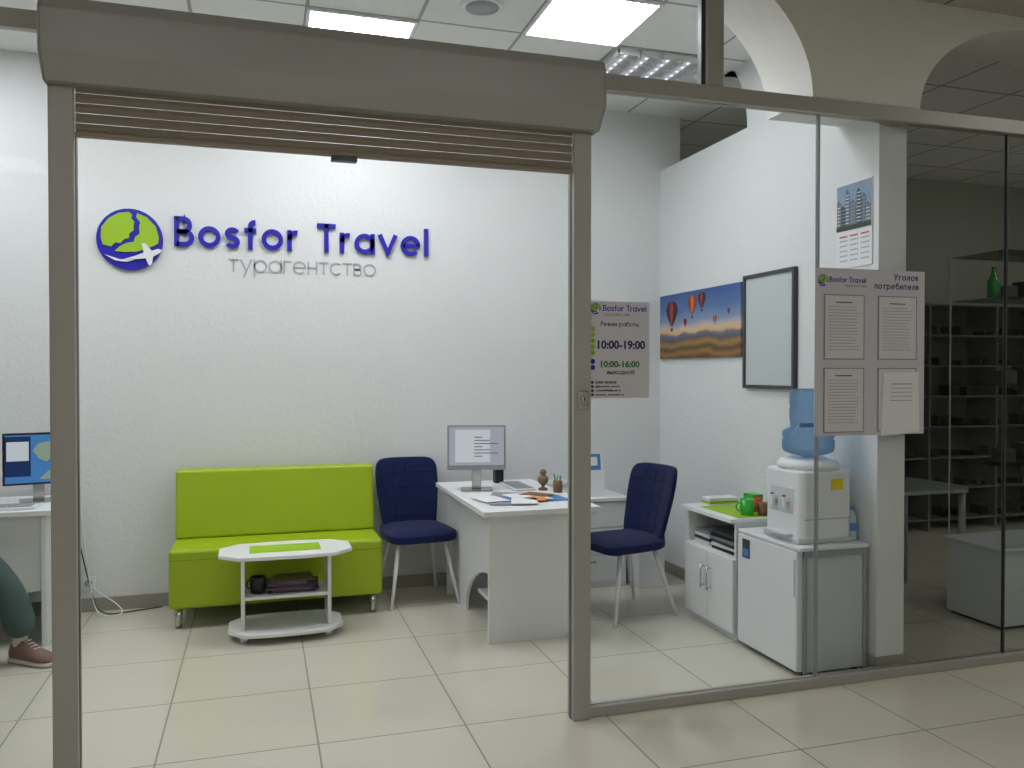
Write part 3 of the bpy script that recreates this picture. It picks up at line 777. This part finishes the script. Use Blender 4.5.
nzb = nb.nodes.new('ShaderNodeTexNoise'); nzb.inputs['Scale'].default_value = 5
crb = nb.nodes.new('ShaderNodeValToRGB'); nb.links.new(nzb.outputs['Fac'], crb.inputs[0])
crb.color_ramp.elements[0].color = srgb(64, 104, 152); crb.color_ramp.elements[1].color = srgb(104, 146, 190)
nb.links.new(crb.outputs[0], b.inputs['Base Color'])
b.inputs['Roughness'].default_value = 0.05; b.inputs['Specular IOR Level'].default_value = 0.8
trn = nb.nodes.new('ShaderNodeBsdfTransparent'); trn.inputs[0].default_value = srgb(196, 218, 236)
mxs = nb.nodes.new('ShaderNodeMixShader')
lw_ = nb.nodes.new('ShaderNodeLayerWeight'); lw_.inputs[0].default_value = 0.3
fac = math_node(nb, 'MULTIPLY', lw_.outputs['Facing'], 0.85); fac = math_node(nb, 'ADD', fac, 0.06)
nb.links.new(fac, mxs.inputs[0]); nb.links.new(trn.outputs[0], mxs.inputs[1]); nb.links.new(b.outputs[0], mxs.inputs[2])
nb.links.new(mxs.outputs[0], out.inputs[0])
prof = [(0.028, 0.0), (0.03, 0.02), (0.08, 0.03), (0.122, 0.045), (0.13, 0.065), (0.13, 0.105), (0.122, 0.114), (0.13, 0.124), (0.127, 0.15), (0.09, 0.17), (0.09, 0.20), (0.094, 0.215), (0.094, 0.27), (0.088, 0.28), (0.094, 0.29), (0.094, 0.345), (0.086, 0.365), (0.03, 0.37)]
lathe('water_bottle', prof, (cx, cy, bz+.40), BOT, wcg, 36)
tube('bottle_handle', (cx-.085, cy-.05, bz+.585), (cx+.04, cy-.095, bz+.585), 0.010, BOT, wcg)
sb = group('small_water_bottle', (2.878, 3.50, FH))
lathe('bottle', [(0.022, 0), (0.025, .005), (0.025, .10), (0.02, .125), (0.010, .145), (0.010, .155)], (2.878, 3.50, FH+.0005), mat('clear_plastic', (185, 200, 210), .15, var=.1), sb, 18)
lathe('bottle_cap', [(0.012, .155), (0.012, .17), (0.010, .172)], (2.878, 3.50, FH+.0005), CYAN, sb, 18)
lathe('bottle_label', [(0.0256, .05), (0.0258, .051), (0.0258, .09), (0.0256, .091)], (2.878, 3.50, FH+.0005), CYAN, sb, 18)

# ------------------------------------------------------------------ hours poster
GY = SF-0.0045
hp = group('opening_hours_poster', (1.5, GY, 1.6))
box('poster_sheet', 1.362, 1.652, GY-0.003, GY, 1.386, 1.808, BOARD, hp)
p = GY-0.003
logo(hp, 1.395, 1.775, 0.024, p, 0.001)
lettering('poster_title', 'Bosfor Travel', 1.43, 1.637, 1.766, .0185, .2, p, BLUE, hp, .001)
lettering('poster_subtitle', 'турагентство', 1.43, 1.56, 1.745, .0108, .14, p, INKL, hp, .001)
lettering('poster_heading', 'Режим работы', 1.42, 1.60, 1.700, .0145, .15, p, INKB, hp, .001)
text('poster_hours_week', '10:00-19:00', 1.405, 1.632, 1.600, 1.638, p, INKB, hp, .001, off=.035)
text('poster_hours_sat', '10:00-16:00', 1.42, 1.605, 1.520, 1.549, p, mat('ink_green', (60, 120, 60), .6), hp, .001, off=.035)
text('poster_closed', 'BЫXOДHOЙ', 1.45, 1.58, 1.487, 1.510, p, mat('ink_olive', (70, 100, 60), .6), hp, .001, off=.035)
for i in range(7):
    m = LIMEP if i < 5 else BLUE
    z = 1.688-0.026*i-(0.012 if i >= 5 else 0)
    prism('day_dot_%d' % i, ellipse(1.382, z, .011, .011, 16), 'Y', p-.001, p, m, hp)
for i, t in enumerate(('8-800-100-00-00', '@travel_tours', 'travel2000@mail.ru', 'tours_travel.ru')):
    text('poster_contact_%d' % i, t, 1.395, 1.395+.10+.015*(i % 2)+.02*(i > 1), 1.455-.018*i-.006, 1.455-.018*i+.006, p, INK, hp, .001, off=.02)
    box('contact_icon_%d' % i, 1.375, 1.386, p-.001, p, 1.455-.018*i-.006, 1.455-.018*i+.006, INK, hp)

# ------------------------------------------------------------------ notice board
nbg = group('notice_board', (2.83, GY, 1.6))
BY = SF-0.0095
box('board', 2.512, 3.150, BY-0.006, BY, 1.195, 1.995, BOARD, nbg, 0.001)
p = BY-0.006
logo(nbg, 2.555, 1.935, 0.028, p, 0.001)
lettering('board_logo_text', 'Bosfor Travel', 2.59, 2.80, 1.928, .019, .2, p, BLUE, nbg, .001)
lettering('board_logo_sub', 'турагентство', 2.68, 2.80, 1.908, .010, .15, p, INKL, nbg, .001)
lettering('board_title_1', 'Уголок', 2.965, 3.11, 1.948, .0225, .2, p, INKB, nbg, .001)
lettering('board_title_2', 'потребителя', 2.85, 3.11, 1.903, .0225, .2, p, INKB, nbg, .001)
random.seed(11)
for i, (a, z) in enumerate(((2.565, 1.565), (2.875, 1.565), (2.565, 1.215), (2.875, 1.215))):
    w, h = 0.215, 0.30
    box('pocket_%d' % i, a, a+w+.005, p-.003, p, z, z+h, PAPERG, nbg)
    for q in ((a-.005, a, z, z+h), (a+w+.005, a+w+.010, z, z+h), (a-.005, a+w+.010, z-.005, z), (a-.005, a+w+.010, z+h, z+h+.005)):
        box('pocket_edge', q[0], q[1], p-.004, p, q[2], q[3], INKL, nbg)
    box('doc_heading', a+.06, a+w-.06, p-.0036, p-.003, z+h-.035, z+h-.030, INK, nbg)
    for j in range(15 if i != 3 else 5):
        l = 0.15+0.03*random.random()
        zz = z+h-.055-.0145*j
        if i == 3: zz = z+h-.12-.012*j
        box('doc_line', a+.018, a+.018+l, p-.0036, p-.003, zz, zz+.0024, INKL, nbg)
prism('loose_sheet', [(2.885, 1.19), (3.115, 1.205), (3.105, 1.50), (2.90, 1.495)], 'Y', p-.009, p-.0045, PAPER, nbg)
for j in range(5):
    box('loose_sheet_text', 2.94, 3.07, p-.0096, p-.009, 1.44-.02*j, 1.443-.02*j, INK if j < 1 else INKL, nbg)

# ------------------------------------------------------------------ left desk
d2 = group('reception_desk', (-1.8, 5.3, 0))
box('desktop', -2.60, -1.08, 5.00, 5.62, 0.722, 0.75, WHITE, d2, 0.003)
box('end_panel_right', -1.145, -1.12, 5.04, 5.60, 0, 0.722, WHITE, d2, 0.002)
box('end_panel_left', -2.58, -2.555, 5.04, 5.60, 0, 0.722, WHITE, d2, 0.002)
arcp = ellipse(-1.145, 0.0, 0.55, 0.30, 16, 90, 180)
prism('modesty_panel', [(-1.145, 0.72)] + arcp + [(-2.555, 0.0), (-2.555, 0.72)], 'Y', 5.06, 5.08, WHITE, d2, 0.001)
k2 = group('keyboard', (-1.38, 5.12, 0.75))
box('keyboard_body', -1.58, -1.18, 5.05, 5.19, 0.751, 0.766, WHITEP, k2, 0.004)
for i in range(13):
    for j in range(4): box('key', -1.57+.029*i, -1.547+.029*i, 5.062+.03*j, 5.086+.03*j, 0.766, 0.771, GREY, k2)
cab = group('power_cables', (-0.9, 5.6, 0.0))
curve_tube('cable_a', [(-1.06, 5.62, 0.70), (-1.03, 5.62, 0.35), (-0.98, 5.60, 0.02), (-0.90, 5.50, 0.008), (-0.80, 5.55, 0.008), (-0.86, 5.62, 0.06), (-0.96, 5.65, 0.12), (-1.03, 5.675, 0.18)], 0.004, WHITEP, cab)
curve_tube('cable_b', [(-1.10, 5.64, 0.60), (-1.0, 5.62, 0.10), (-0.93, 5.55, 0.008), (-0.78, 5.60, 0.006), (-0.60, 5.66, 0.006)], 0.004, DGREY, cab)
so = group('wall_socket', (-1.03, BW, 0.2))
box('socket_plate', -1.07, -0.99, BW-.012, BW-.0005, 0.14, 0.22, WHITEP, so, 0.004)
tube('socket_hole', (-1.03, BW-.014, .18), (-1.03, BW-.010, .18), 0.022, GREY, so)

# ------------------------------------------------------------------ seated person (mostly outside the photo)
def skin(name, verts, edges, m, parent, sub=2, root=0):
    me = bpy.data.meshes.new(name)
    me.from_pydata([v[0] for v in verts], edges, [])
    me.materials.append(m)
    o = bpy.data.objects.new(name, me); link(o, parent)
    md = o.modifiers.new('skin', 'SKIN'); md.use_smooth_shade = True
    if not me.skin_vertices:
        return o
    for i, v in enumerate(verts):
        r = v[1]; me.skin_vertices[0].data[i].radius = (r, r) if not isinstance(r, tuple) else r
        me.skin_vertices[0].data[i].use_root = (i == root)
    s = o.modifiers.new('sub', 'SUBSURF'); s.levels = sub; s.render_levels = sub
    return o
pe = group('seated_person', (-1.9, 4.7, 0))
V = [((-1.93, 4.70, 0.56), (.13, .12)), ((-1.88, 4.62, 0.56), .095), ((-1.68, 4.58, 0.565), .085), ((-1.46, 4.56, 0.55), .068), ((-1.42, 4.56, 0.36), .066), ((-1.42, 4.55, 0.13), .062),
     ((-1.88, 4.78, 0.56), .095), ((-1.62, 4.77, 0.565), .088), ((-1.34, 4.76, 0.55), .078), ((-1.225, 4.77, 0.36), .082), ((-1.165, 4.78, 0.13), .078)]
E = [(0, 1), (1, 2), (2, 3), (3, 4), (4, 5), (0, 6), (6, 7), (7, 8), (8, 9), (9, 10)]
skin('trousers', V, E, TEAL, pe)
V = [((-1.93, 4.70, 0.60), (.14, .12)), ((-1.95, 4.70, 0.78), (.13, .10)), ((-1.95, 4.70, 0.95), (.15, .10)), ((-1.94, 4.70, 1.06), (.11, .07)), ((-1.94, 4.70, 1.10), .05),
     ((-1.93, 4.55, 1.03), .06), ((-1.90, 4.49, 0.85), .05), ((-1.86, 4.50, 0.78), .045), ((-1.70, 4.54, 0.71), .035),
     ((-1.93, 4.85, 1.03), .06), ((-1.90, 4.91, 0.85), .05), ((-1.86, 4.90, 0.78), .045), ((-1.70, 4.84, 0.71), .035)]
E = [(0, 1), (1, 2), (2, 3), (3, 4), (3, 5), (5, 6), (6, 7), (7, 8), (3, 9), (9, 10), (10, 11), (11, 12)]
skin('blouse', V, E, SHIRT, pe)
V = [((-1.94, 4.70, 1.08), .045), ((-1.93, 4.70, 1.17), .046)]
skin('neck', V, [(0, 1)], SKIN, pe, 1)
for sgn, yy in ((-1, 4.55), (1, 4.83)):
    V = [((-1.71, yy, 0.708), .026), ((-1.66, yy, 0.695), (.024, .03)), ((-1.61, yy, 0.685), (.016, .034))]
    E = [(0, 1), (1, 2)]
    for f in range(4):
        oy = (f-1.5)*0.019; L = (0.062, 0.072, 0.068, 0.052)[f]
        b0 = len(V)
        V += [((-1.60, yy+oy, 0.684), .0085), ((-1.60+L*.5, yy+oy*1.1, 0.680), .008), ((-1.60+L, yy+oy*1.15, 0.668), .0068)]
        E += [(2, b0), (b0, b0+1), (b0+1, b0+2)]
    b0 = len(V)
    V += [((-1.645, yy-sgn*.035, 0.69), .011), ((-1.615, yy-sgn*.052, 0.684), .009), ((-1.59, yy-sgn*.056, 0.678), .0075)]
    E += [(1, b0), (b0, b0+1), (b0+1, b0+2)]
    skin('hand', V, E, SKIN, pe, 1)
bm = bmesh.new(); bmesh.ops.create_uvsphere(bm, u_segments=32, v_segments=24, radius=1)
for v in bm.verts:
    x, y, z = v.co
    w = 1 - 0.28*max(0, -z)**1.3
    fx = x*0.092*(1-0.12*max(0, -z)); 
    fy = y*0.075*w
    if x > 0.6 and abs(y) < 0.22 and -0.35 < z < 0.05: fx += 0.020*(1-abs(y)/0.22)*(1-abs(z+.18)/.25) if abs(z+.18) < .25 else 0
    if x > 0.5 and 0.02 < z < 0.22 and 0.2 < abs(y) < 0.55: fx -= 0.006
    v.co = Vector((-1.92+fx, 4.70+fy, 1.275+z*0.115))
finish(bm, 'head', SKIN, pe, smooth=True)
for s in (-1, 1):
    lathe('eye', [(0.002, 0), (0.009, 0.004), (0.009, 0.009), (0.002, 0.013)], (-1.842, 4.70+s*.03, 1.28), BLACK, pe, 12)
    cu = cushion('ear', 0.025, 0.055, 0.018, 0.01, SKIN, pe, .3, 3, warp=lambda c, s=s: (-1.925+c[0], 4.70+s*.077+c[2], 1.27+c[1]))
box('mouth', -1.846, -1.838, 4.682, 4.718, 1.213, 1.219, RED, pe, 0.002)
bm = bmesh.new(); bmesh.ops.create_uvsphere(bm, u_segments=32, v_segments=24, radius=1)
for v in bm.verts:
    x, y, z = v.co
    if x > 0.25 and z < 0.45: x = 0.25 - 0.1*(0.45-z)
    zz = z*0.125 if z > 0 else z*0.21
    v.co = Vector((-1.935+x*0.10, 4.70+y*0.088, 1.29+zz))
finish(bm, 'hair', HAIR, pe, smooth=True)
def shoe(hx, hy, tx, ty, n):
    h = Vector((hx, hy, 0)); t = Vector((tx, ty, 0)); d = (t-h); L = d.length; d.normalize(); s = Vector((-d.y, d.x, 0))
    def loft(name, secs, m):
        bm = bmesh.new(); R = []
        for u, w, z0, z1 in secs:
            ring = []
            for i in range(16):
                a = 2*math.pi*i/16
                ca, sa = math.cos(a), math.sin(a)
                pz = (z0+z1)/2 + (z1-z0)/2*math.copysign(abs(sa)**0.7, sa)
                ww = w*math.copysign(abs(ca)**0.6, ca)*(1.0 if sa < 0 else 1-0.25*sa)
                q = h+d*(u*L)+s*ww
                ring.append(bm.verts.new((q.x, q.y, pz)))
            R.append(ring)
        for a, b in zip(R, R[1:]):
            for i in range(16): bm.faces.new((a[i], a[(i+1) % 16], b[(i+1) % 16], b[i]))
        bm.faces.new(R[0][::-1]); bm.faces.new(R[-1])
        return finish(bm, name, m, pe, smooth=True)
    loft('shoe_upper_'+n, [(0.0, .018, .02, .07), (.04, .032, .018, .10), (.15, .038, .018, .125), (.30, .040, .018, .122), (.42, .041, .018, .105), (.58, .046, .018, .085), (.75, .048, .018, .07), (.9, .040, .018, .055), (.98, .02, .018, .04)], SHOE)
    loft('shoe_sole_'+n, [(-.02, .018, .001, .034), (.03, .036, .001, .034), (.2, .040, .001, .032), (.5, .044, .001, .028), (.75, .052, .001, .028), (.92, .044, .001, .028), (1.02, .02, .003, .028)], SOLE)
    for k in range(4):
        u = .38+.07*k
        q = h+d*(u*L); z = .118-.011*k
        tube('lace', (q.x-s.x*.02, q.y-s.y*.02, z-.002), (q.x+s.x*.02, q.y+s.y*.02, z-.002), .003, SOLE, pe, n=8)
    tube('sock_'+n, (hx+d.x*.055, hy+d.y*.055, .09), (hx+d.x*.05, hy+d.y*.05, .16), .036, SOLE, pe)
shoe(-1.235, 4.83, -1.005, 4.68, 'right')
shoe(-1.47, 4.57, -1.22, 4.52, 'left')

# ------------------------------------------------------------------ neighbour shop
ns = group('display_shelf', (6.4, 6.4, 0))
DSH = mat('grey_shelf', (128, 130, 126), .5)
for xx in (5.2, 6.0, 6.8, 7.5): box('upright', xx, xx+.02, 6.25, 6.6, 0, 2.15, DSH, ns)
for i in range(8): box('shelf_%d' % i, 5.2, 7.52, 6.25, 6.6, 0.1+.290*i, 0.112+.290*i, DSH, ns)
box('shelf_back', 5.2, 7.52, 6.6, 6.62, 0, 2.15, mat('shelf_back', (120, 121, 115), .8), ns)
box('cabinet_glass', 5.225, 7.495, 6.235, 6.241, 0.12, 2.12, glass_mat('cabinet_glass_mat', (247, 250, 249), .8), ns)
GC = [mat('goods_a', (52, 46, 42), .4), mat('goods_b', (26, 28, 34), .4), mat('goods_c', (84, 82, 78), .4), mat('goods_d', (44, 32, 30), .4)]
random.seed(3)
for i in range(0, 7):
    xx = 5.27
    zb = .113+.290*i
    while xx < 7.3:
        w = random.uniform(.07, .14); h = random.uniform(.05, .11)
        m = random.choice(GC)
        box('goods_case', xx, xx+w, 6.32, 6.46, zb, zb+h, m, ns, .012)
        if random.random() < .6: tube('goods_lens', (xx+w/2, 6.32, zb+h*.5), (xx+w/2, 6.28, zb+h*.5), h*.35, GC[1], ns, n=12)
        xx += w+random.uniform(.08, .18)
nt_ = group('side_table', (3.85, 4.5, 0))
DT = mat('dark_table', (130, 134, 132), .35)
prism('table_top', [(3.25, 4.2), (4.35, 4.2), (4.45, 4.3), (4.45, 4.75), (4.35, 4.85), (3.25, 4.85)], 'Z', .725, .75, DT, nt_, .004)
for xx in (3.32, 4.38):
    for yy in (4.28, 4.78): tube('table_leg', (xx, yy, 0), (xx, yy, .725), .022, GREY, nt_)
lc = group('glass_showcase', (4.5, 3.95, 0))
box('cabinet_body', 4.10, 4.9, 3.72, 4.12, .02, .46, SIDEG, lc, .004)
box('cabinet_top_slab', 4.08, 4.92, 3.70, 4.14, .46, .48, SIDEG, lc, .003)
box('cabinet_door_gap', 4.47, 4.475, 3.717, 3.721, .04, .45, INK, lc)
box('cabinet_plinth', 4.12, 4.88, 3.74, 4.10, 0, .02, DGREY, lc)
for xx in (4.10, 4.885):
    for yy in (3.72, 4.105): box('showcase_post', xx, xx+.007, yy, yy+.007, .48, 2.2, GREY, lc)
SG = glass_mat('showcase_glass', (236, 242, 240), .8)
for z in (.95, 1.42, 1.93, 2.2): box('showcase_shelf', 4.107, 4.885, 3.728, 4.105, z, z+.008, SG, lc)
for z in (.9585, 1.4285, 1.9385):
    for k in range(4): box('showcase_product', 4.26+.15*k, 4.35+.15*k, 3.85, 3.95, z, z+.08+.03*(k % 3), GC[k], lc, .006)
gb = group('green_bottle', (4.165, 3.85, 1.938))
lathe('bottle', [(.03, 0), (.036, .006), (.036, .10), (.02, .135), (.013, .15), (.013, .18), (.015, .185)], (4.165, 3.85, 1.9385), mat('green_glass', (40, 110, 50), .2), gb, 20)

# ------------------------------------------------------------------ world + camera
w = bpy.data.worlds.new('world'); sc.world = w; w.use_nodes = True
w.node_tree.nodes['Background'].inputs[0].default_value = (0.85, 0.9, 1, 1)
w.node_tree.nodes['Background'].inputs[1].default_value = 0.1
cam = bpy.data.cameras.new('camera'); co = bpy.data.objects.new('camera', cam)
bpy.context.collection.objects.link(co)
co.location = (0, 0, 1.5)
co.rotation_euler = (math.radians(90-0.83), 0, math.radians(-17.0))
cam.sensor_width = 36; cam.lens = 825/1024*36
cam.clip_start = 0.05
sc.camera = co
